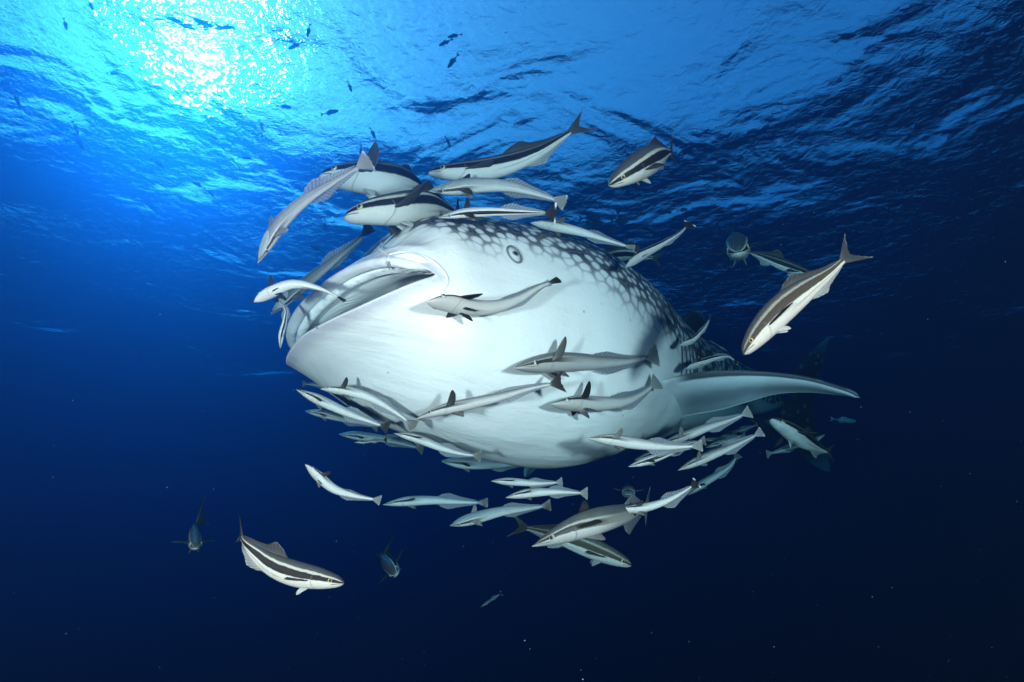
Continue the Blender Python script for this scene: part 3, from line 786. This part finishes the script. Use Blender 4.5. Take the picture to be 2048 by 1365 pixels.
# --- in front of the pale belly
fish(R, 'pale remora with black fins curving up just below the shark\'s eye', [(856, 604), (892, 606), (935, 614), (985, 615), (1035, 600), (1080, 574), (1117, 560)], 2, 'pale', -46, None, .95, .42, (45, -20), (60, 25), 'f_black', 'f_dark', off=.075, dors=.5, anal=.4, pelv='f_dark')
fish(R, 'grey remora with a pale fan tail level on the side of the belly', [(1032, 735), (1080, 728), (1140, 724), (1200, 725), (1260, 722), (1314, 710)], 2, 'grey', -8, None, .95, 1.0, (62, 70), (50, -20), 'f_grey', 'f_pale', off=.05, dors=.5, anal=.6)
fish(R, 'remora with a ragged dark tail rising across the middle of the belly', [(834, 837), (880, 822), (935, 809), (1000, 794), (1060, 777), (1126, 764)], 2, 'grey', -12, None, .88, 1.25, (65, 62), (50, -30), 'f_dark', 'f_dark', off=.14, fork=.022, dors=.5, anal=.6)
fish(R, 'small white remora with dark eye band right of the ragged tailed one', [(1105, 808), (1148, 807), (1200, 808), (1250, 803), (1285, 787), (1316, 763)], 2, 'pale', -26, None, .95, .95, (60, 65), (45, -20), 'f_black', 'f_pale', off=.10, dors=.7, anal=.6)
fish(R, 'silver remora lowest on the belly with square pale tail', [(1177, 877), (1222, 880), (1275, 888), (1335, 894), (1403, 892)], 2.02, 'pale', -8, None, 1.22, .85, (60, 70), (45, -20), 'f_grey', 'f_pale', anal=1.2)
fish(R, 'white remora with raised dark fin against the lower jaw', [(643, 778), (690, 782), (740, 796), (788, 823), (829, 853)], 2, 'pale', -14, (.3, 1), 1.08, 1.15, (75, 72), (45, -30), 'f_dark', 'f_grey', off=.13, dors=.7)
fish(R, 'open mouthed remora at left end of the group below the jaw', [(595, 780), (640, 801), (695, 826), (742, 844), (776, 856)], 2.05, 'pale', -4, (.3, 1), 1.18, 1.1, (45, -15), (50, -30), 'f_dark', 'f_dark', tspin=10)
fish(R, 'dim olive remora behind the open mouthed one', [(612, 822), (650, 829), (690, 839), (725, 847), (755, 856)], 2.5, 'olive', 14, (.2, 1), 1.2, 1.0, disc=True)
fish(R, 'blue tinted remora under the jaw with a small black remora over its flank', [(680, 868), (728, 873), (778, 880), (815, 890), (846, 898)], 2.75, 'bluegrey', 18, (.1, 1), 1.15, 1.25, (40, 0), (55, 40), 'f_dark', 'f_grey', disc=True)
fish(R, 'tiny black remora in front of the blue tinted one', [(709, 885), (728, 884), (748, 882), (773, 880)], 2.35, 'dark', -5, None, 1.2, 1.5, (40, 40), (40, -40), 'f_black', 'f_black')
fish(R, 'slim remora with a pale rimmed fan tail under the chin', [(790, 867), (835, 878), (885, 897), (925, 908), (961, 913)], 2.1, 'pale', -4, (.2, 1), 1.10, 1.1, (35, 10), (45, -30), 'f_dark', 'f_grey')
fish(R, 'blue headed remora half hidden behind the bottom of the belly', [(885, 922), (930, 926), (975, 928), (1020, 928), (1070, 926)], 2.82, 'bluegrey', 14, None, 1.45, 1.0, disc=True)
# --- below the shark
fish(R, 'pale remora rising head up alone at left below the jaw', [(612, 930), (636, 952), (668, 978), (710, 992), (760, 1001)], 1.85, 'pale', -30, (.5, 1), 1.25, 1.15, (60, 55), (45, -30), 'f_dark', 'f_pale', dors=.6)
fish(R, 'level dim remora with a plain square tail left of the two stacked ones', [(768, 1009), (815, 1003), (870, 1001), (920, 1004), (974, 1006)], 2.45, 'bluegrey', 2, None, 1.05, .75, (25, 25), (40, -30), 'f_dark', 'f_pale')
fish(R, 'upper one of two remoras stacked under the lowest point of the belly', [(984, 962), (1025, 964), (1070, 967), (1124, 965)], 2.2, 'pale', -6, None, 1.22, 1.2, (22, 15), (40, -30), 'f_dark', 'f_pale')
fish(R, 'lower one of two stacked remoras, white rimmed fan tail', [(1013, 995), (1058, 987), (1110, 984), (1174, 987)], 2.1, 'pale', -6, None, 1.22, 1.3, (24, 15), (40, -30), 'f_dark', 'f_pale')
fish(R, 'blue grey remora showing the ribbed sucking disc on its head', [(902, 1050), (948, 1037), (1005, 1023), (1055, 1017), (1100, 1011)], 2.3, 'bluegrey', 30, None, 1.25, 1.1, (40, -20), (65, 40), 'f_pale', 'f_grey', disc=True)
fish(R, 'big dark backed remora crossing over a brown cobia', [(1068, 1090), (1125, 1066), (1185, 1045), (1240, 1030, .1), (1275, 1020, .25), (1296, 1012, .42)], 1.9, 'olive', 8, None, 1.22, 1.7, (20, -20), (60, 60), 'f_dark', 'f_pale', disc=False, anal=1.6)
fish(R, 'white remora with a black tail edge above the big dark backed one', [(1235, 1020), (1275, 1018), (1315, 1009), (1355, 991), (1394, 966)], 2.0, 'pale', -24, None, 1.12, 1.2, (40, 45), (50, -40), 'f_dark', 'f_blackw', anal=1.7, dors=1.3)
fish(R, 'dim remora behind the black tail of the white one', [(1375, 990), (1405, 968), (1435, 950), (1460, 932), (1476, 910)], 3.0, 'grey', 0, None, 1.35, 1.2, (40, -30))
fish(K, 'brown striped cobia heading right beneath the big dark backed remora', [(1262, 1130), (1210, 1108), (1155, 1086), (1095, 1066), (1030, 1052)], 2.35, 'cobia_b', 12, (.3, 1), .98, .8, (15, -30), (15, -30), 'f_cob', 'f_cob', pelv='f_pale', eye='iris')
fish(K, 'bright striped cobia curving at lower left with tail raised', [(687, 1166), (642, 1158), (585, 1146), (535, 1124), (497, 1092), (478, 1064, .06)], 1.55, 'cobia', 14, (.3, 1), 1.04, .85, (10, -30), (20, -30), 'f_cob', 'f_cob', pelv='f_white', eye='iris', dors=.95, anal=.65)
fish(K, 'cobia coming head first with tall brown tail, farthest left near the bottom', [(392, 1096), (390, 1085, .08), (388, 1068, .20), (390, 1053, .30), (396, 1041, .36), (410, 1027, .39)], 2.1, 'cobia_b', 30, (-.5, 1), .74, 1.35, (65, -5), (65, 0), 'f_cob', 'f_cob', pelv='f_pale', plen=.8, dors=.7)
fish(K, 'blue backed cobia turned to the camera above the tiny black tailed remora', [(792, 1149), (785, 1138, .08), (774, 1124, .20), (768, 1112, .30), (771, 1104, .36), (784, 1097, .39)], 2.6, 'cobia', 32, (-.45, 1), .98, 1.25, (68, 8), (70, 0), 'f_cob', 'f_cob', pelv='f_pale', plen=.9, dors=.8)
fish(R, 'tiny remora with a round black tail deepest in the dark water', [(962, 1214), (975, 1205), (988, 1196), (1003, 1187)], 3.0, 'dark', 10, None, 1.1, 1.7, pec='f_black', tailm='f_blackw', disc=False)
fish(R, 'little remora facing the camera under the belly', [(1257, 988), (1257, 985, .06), (1256, 982, .16), (1255, 980, .28), (1252, 976, .4)], 2.9, 'grey', 0, (0, 1), 1.6, 1.0, (82, 10), (82, 10), 'f_grey')
# --- by the pectoral fin and the tail
fish(R, 'grey remora with raised fin behind the silver square tailed one', [(1318, 891), (1365, 875), (1415, 855), (1460, 840), (1500, 824)], 2.35, 'grey', -4, (-.2, 1), 1.15, 1.15, (65, 70), (40, -30), 'f_grey', 'f_pale')
fish(R, 'thin remora with pale pointed head right of the belly', [(1357, 940), (1400, 921), (1445, 902), (1485, 884), (1524, 864)], 2.3, 'grey', -2, (-.3, 1), 1.12, .95, (60, 60), (40, -40), 'f_grey', 'f_pale')
fish(R, 'black and white striped remora under the silver one\'s tail', [(1258, 933), (1295, 922), (1335, 907), (1375, 890), (1410, 882)], 2.2, 'strong', 5, (-.2, 1), 1.15, 1.0, (30, -50), (30, -30), 'f_black', 'f_grey', disc=False)
fish(R, 'shadowy remora behind the black and white striped one', [(1270, 920), (1300, 910), (1335, 900), (1380, 892), (1395, 905)], 2.6, 'dark', 5, (-.2, 1), 1.25, 1.2, disc=False, pec='f_black', tailm='f_dark')
fish(R, 'upper grey bellied remora on the shark\'s flank by the gills', [(1360, 691), (1383, 682), (1402, 664), (1414, 648), (1421, 634)], 2.62, 'dark', -45, (-.5, 1), 1.45, .75, (50, 10), (80, 60), 'f_black', 'f_black')
fish(R, 'lower grey bellied remora on the shark\'s flank above the pectoral fin', [(1372, 738), (1398, 728), (1432, 716), (1456, 713), (1475, 727)], 2.62, 'dark', -38, (-.2, 1), 1.45, .9, (45, 10), (75, 65), 'f_black', 'f_blackw')
fish(R, 'thin black remora just above the root of the pectoral fin', [(1420, 681), (1432, 689), (1445, 697), (1458, 705)], 3.2, 'dark', 40, None, .8, .8, pec='f_black', tailm='f_black', disc=False, pelv=None)
fish(K, 'white throated cobia in front of the shark\'s tail', [(1541, 839), (1568, 855), (1600, 876, .06), (1632, 893, .14), (1665, 908, .22)], 2.75, 'cobia_d', -30, (.5, 1), 1.05, .8, (50, 10), (70, -40), 'f_cob', 'f_cob', pelv='f_white', eye='iris')
fish(R, 'dim remora trailing its tail to the left below the white throated cobia', [(1648, 870), (1620, 884), (1590, 893), (1560, 902), (1534, 909)], 3.0, 'olive', 10, (.2, 1), 1.0, 1.3, disc=False)
for lab, pts, d, mm in (('blurred dark remora under the pectoral fin, nearest the belly', [(1405, 878), (1425, 880), (1450, 876), (1478, 868)], 3.3, 'olive'),
                        ('round headed dim remora below the shark\'s peduncle', [(1412, 895), (1432, 888), (1452, 882), (1490, 870)], 3.1, 'grey'),
                        ('faint remora behind the round headed one', [(1440, 872), (1465, 866), (1490, 858), (1515, 850)], 3.6, 'olive'),
                        ('dim remora crossing behind the thin pale headed one', [(1400, 912), (1430, 902), (1465, 890), (1492, 872)], 3.2, 'olive')):
    fish(R, lab, pts, d, mm, 6, (-.2, 1), 1.35, 1.0, disc=False)

# ------------------------------------------------------------------ small fish far off
M_SMALL = plain('small_fish_dark', (.13, .17, .21), .4, .4)
M_BLUE = plain('small_fish_blue', (.03, .12, .17), .15, .8)


def small_mesh(deep):
    n, m = 14, 10
    x = np.linspace(0, 1, n); h = np.interp(x, [0, .08, .3, .5, .75, .84], [.01, .09, .15, .14, .06, .03])*deep; w = h*.45
    x = x*.84; a = np.linspace(0, 2*np.pi, m, endpoint=False)
    V = np.stack([np.repeat(x-.42, m), (w[:, None]*np.cos(a)).ravel(), (h[:, None]*np.sin(a)).ravel()], -1).tolist(); F = ring_faces(n, m)
    V += [[-.425, 0, 0]]; F += [(n*m, (j+1) % m, j) for j in range(m)]
    def blade(pts):
        b = len(V)
        for sgn in (1, -1):
            for p in pts: V.append([p[0]-.42, sgn*.006, p[1]])
        k = len(pts); F.append(tuple(range(b, b+k))); F.append(tuple(range(b+k, b+2*k))[::-1])
        for i in range(k): j = (i+1) % k; F.append((b+j, b+i, b+k+i, b+k+j))
    blade([(.80, .02*deep), (1.0, .15*deep), (.93, 0), (1.0, -.15*deep), (.80, -.02*deep)])
    blade([(.30, .13*deep), (.42, .22*deep), (.70, .07*deep)]); blade([(.45, -.12*deep), (.52, -.20*deep), (.72, -.06*deep)])
    me = bpy.data.meshes.new('small_fish'); me.from_pydata(V, [], F); me.polygons.foreach_set('use_smooth', [True]*len(me.polygons)); me.materials.append(M_SMALL); return me


SMALL = (small_mesh(.72), small_mesh(1.15))
G1, G2 = 'small slim fish under the glittering surface', 'small deep bodied fish in the blue behind the shark'


def small(label, px, py, ln, ang, deep=0, d=7.0, mat=None):
    """ang: direction of the tail from the snout, degrees in the picture"""
    o = bpy.data.objects.new('reef_fish', SMALL[deep]); COL.objects.link(o)
    o.location = world_of(unproj(px, py, d)); L = ln/FPX*d*np.linalg.norm(unproj(px, py, 1))
    a = math.radians(ang); tx = world_of(np.array([math.cos(a), .25*(1 if deep else .5), math.sin(a)])); X = Vector(tx).normalized()
    up = Vector(world_of(np.array([0, 0, 1.]) if abs(math.sin(a)) < .9 else np.array([1., 0, 0]))); Y = up.cross(X).normalized(); Z = X.cross(Y)
    from mathutils import Matrix
    o.rotation_euler = Matrix((X, Y, Z)).transposed().to_euler(); o.scale = (L, L, L)
    tag(o, label, 'fish', G2 if deep else G1)
    if mat: o.material_slots[0].link = 'OBJECT'; o.material_slots[0].material = mat
    return o


for a in (('small dark fish level just right below the sun glare', 570, 214, 30, 170), ('second small fish to the right below the glare, tail left', 662, 225, 36, 190),
          ('upper of two small dark fish left below the glare', 152, 258, 28, 118), ('lower of two small dark fish left below the glare', 161, 287, 34, 122),
          ('small fish in the sparkle below the glare', 318, 327, 32, 148), ('small fish close under the glare\'s lower edge', 427, 275, 24, 160),
          ('small fish left of the diving grey remora\'s tail, upper one', 396, 370, 26, -25), ('small steep fish left of the cobia with the grey remora', 424, 389, 20, -55),
          ('small faint fish right of the lower sparkles', 492, 316, 28, 172), ('faint small fish in the left edge of the sparkles', 214, 296, 18, 170),
          ('tiny upright fish at left under the glare', 118, 199, 18, 80), ('faint fish by the left edge of the picture', 34, 200, 30, 120),
          ('small fish touching the left rim of the glare', 228, 147, 24, 175), ('steep small fish right of the top of the glare', 617, 63, 26, 80),
          ('slanted small fish right of the glare', 590, 92, 30, 30), ('steep small fish right under the glare', 523, 252, 24, 110),
          ('small fish above the left cobia, slanted', 746, 268, 26, 118), ('small fish above the left cobia, nearer the glare', 700, 175, 24, 112),
          ('faint slanted fish high over the shark', 905, 124, 36, 55), ('small dark fish at top centre, upper one', 908, 72, 28, 15),
          ('small dark fish at top centre, lower one', 890, 86, 30, 30), ('small thin fish over the highest cobia', 896, 284, 24, 118),
          ('small fish over the remora tail at upper left', 722, 302, 22, 88), ('small upright fish between the diving remora and the shark\'s head', 650, 452, 22, 92),
          ('leaf shaped fish above the shark\'s snout', 631, 497, 28, -28), ('small fish at the top edge left of centre', 182, 12, 22, 120),
          ('small fish just outside the left rim of the glare', 131, 50, 22, 110), ('faint little fish low in the left blue', 324, 507, 12, 90)):
    small(*a, 0, 6.2)
for a in (('dark deep bodied fish nearest behind the shark\'s back, upper of the overlapping pair', 1183, 436, 44, 180), ('lower fish of the overlapping pair behind the back', 1192, 447, 36, 178),
          ('deep bodied fish right of the overlapping pair', 1241, 443, 36, 178), ('deep bodied fish just above the white bellied remora', 1222, 462, 32, 182),
          ('thin upright fish above the deep bodied ones', 1236, 420, 22, 90), ('faint deep bodied fish above the black tailed remora', 1284, 428, 16, 175),
          ('faint fish left of the raised black tail', 1335, 424, 20, 160), ('faint fish over the raised black tail', 1366, 420, 20, 185),
          ('dark fish behind the dorsal fin of the head on cobia', 1457, 458, 30, 170), ('faint fish right of the head on cobia', 1550, 467, 24, 190),
          ('faint fish right of the black tailed remora', 1382, 480, 26, 140)):
    small(*a, 1, 6.8)
small('shiny blue green little fish right of the shark\'s tail', 1690, 841, 44, 175, 0, 3.6, M_BLUE)


# ------------------------------------------------------------------ drifting particles
def particles():
    rnd = random.Random(5); V = []; F = []
    for i in range(1200):
        d = .7+4.5*rnd.random()**.8; px, py = rnd.uniform(-100, 2150), rnd.uniform(-60, 1420)
        c = unproj(px, py, d); r = rnd.choice((.5, .6, .7, .8, 1.1))*d/FPX*1.0
        if rnd.random() < .05: r *= 1.8
        h = SHARK_BVH.ray_cast(Vector((0, 0, 0)), Vector(c).normalized())
        if h[0] is not None and h[0][1] < d+.05: continue
        b = len(V); q = [rnd.uniform(.5, 1.3) for _ in range(6)]
        for k, v in enumerate(((1, 0, 0), (-1, 0, 0), (0, 1, 0), (0, -1, 0), (0, 0, 1), (0, 0, -1))): V.append(c+np.array(v)*r*q[k])
        F += [tuple(b+j for j in f) for f in ((0, 2, 4), (2, 1, 4), (1, 3, 4), (3, 0, 4), (2, 0, 5), (1, 2, 5), (3, 1, 5), (0, 3, 5))]
    o = mesh_obj('drifting_particles', np.array(V), F, plain('particle_white', (.06, .10, .11), .7, .2), None, None, False)
    tag(o, 'pale specks of plankton drifting in the water', None, None, 'stuff')


particles()
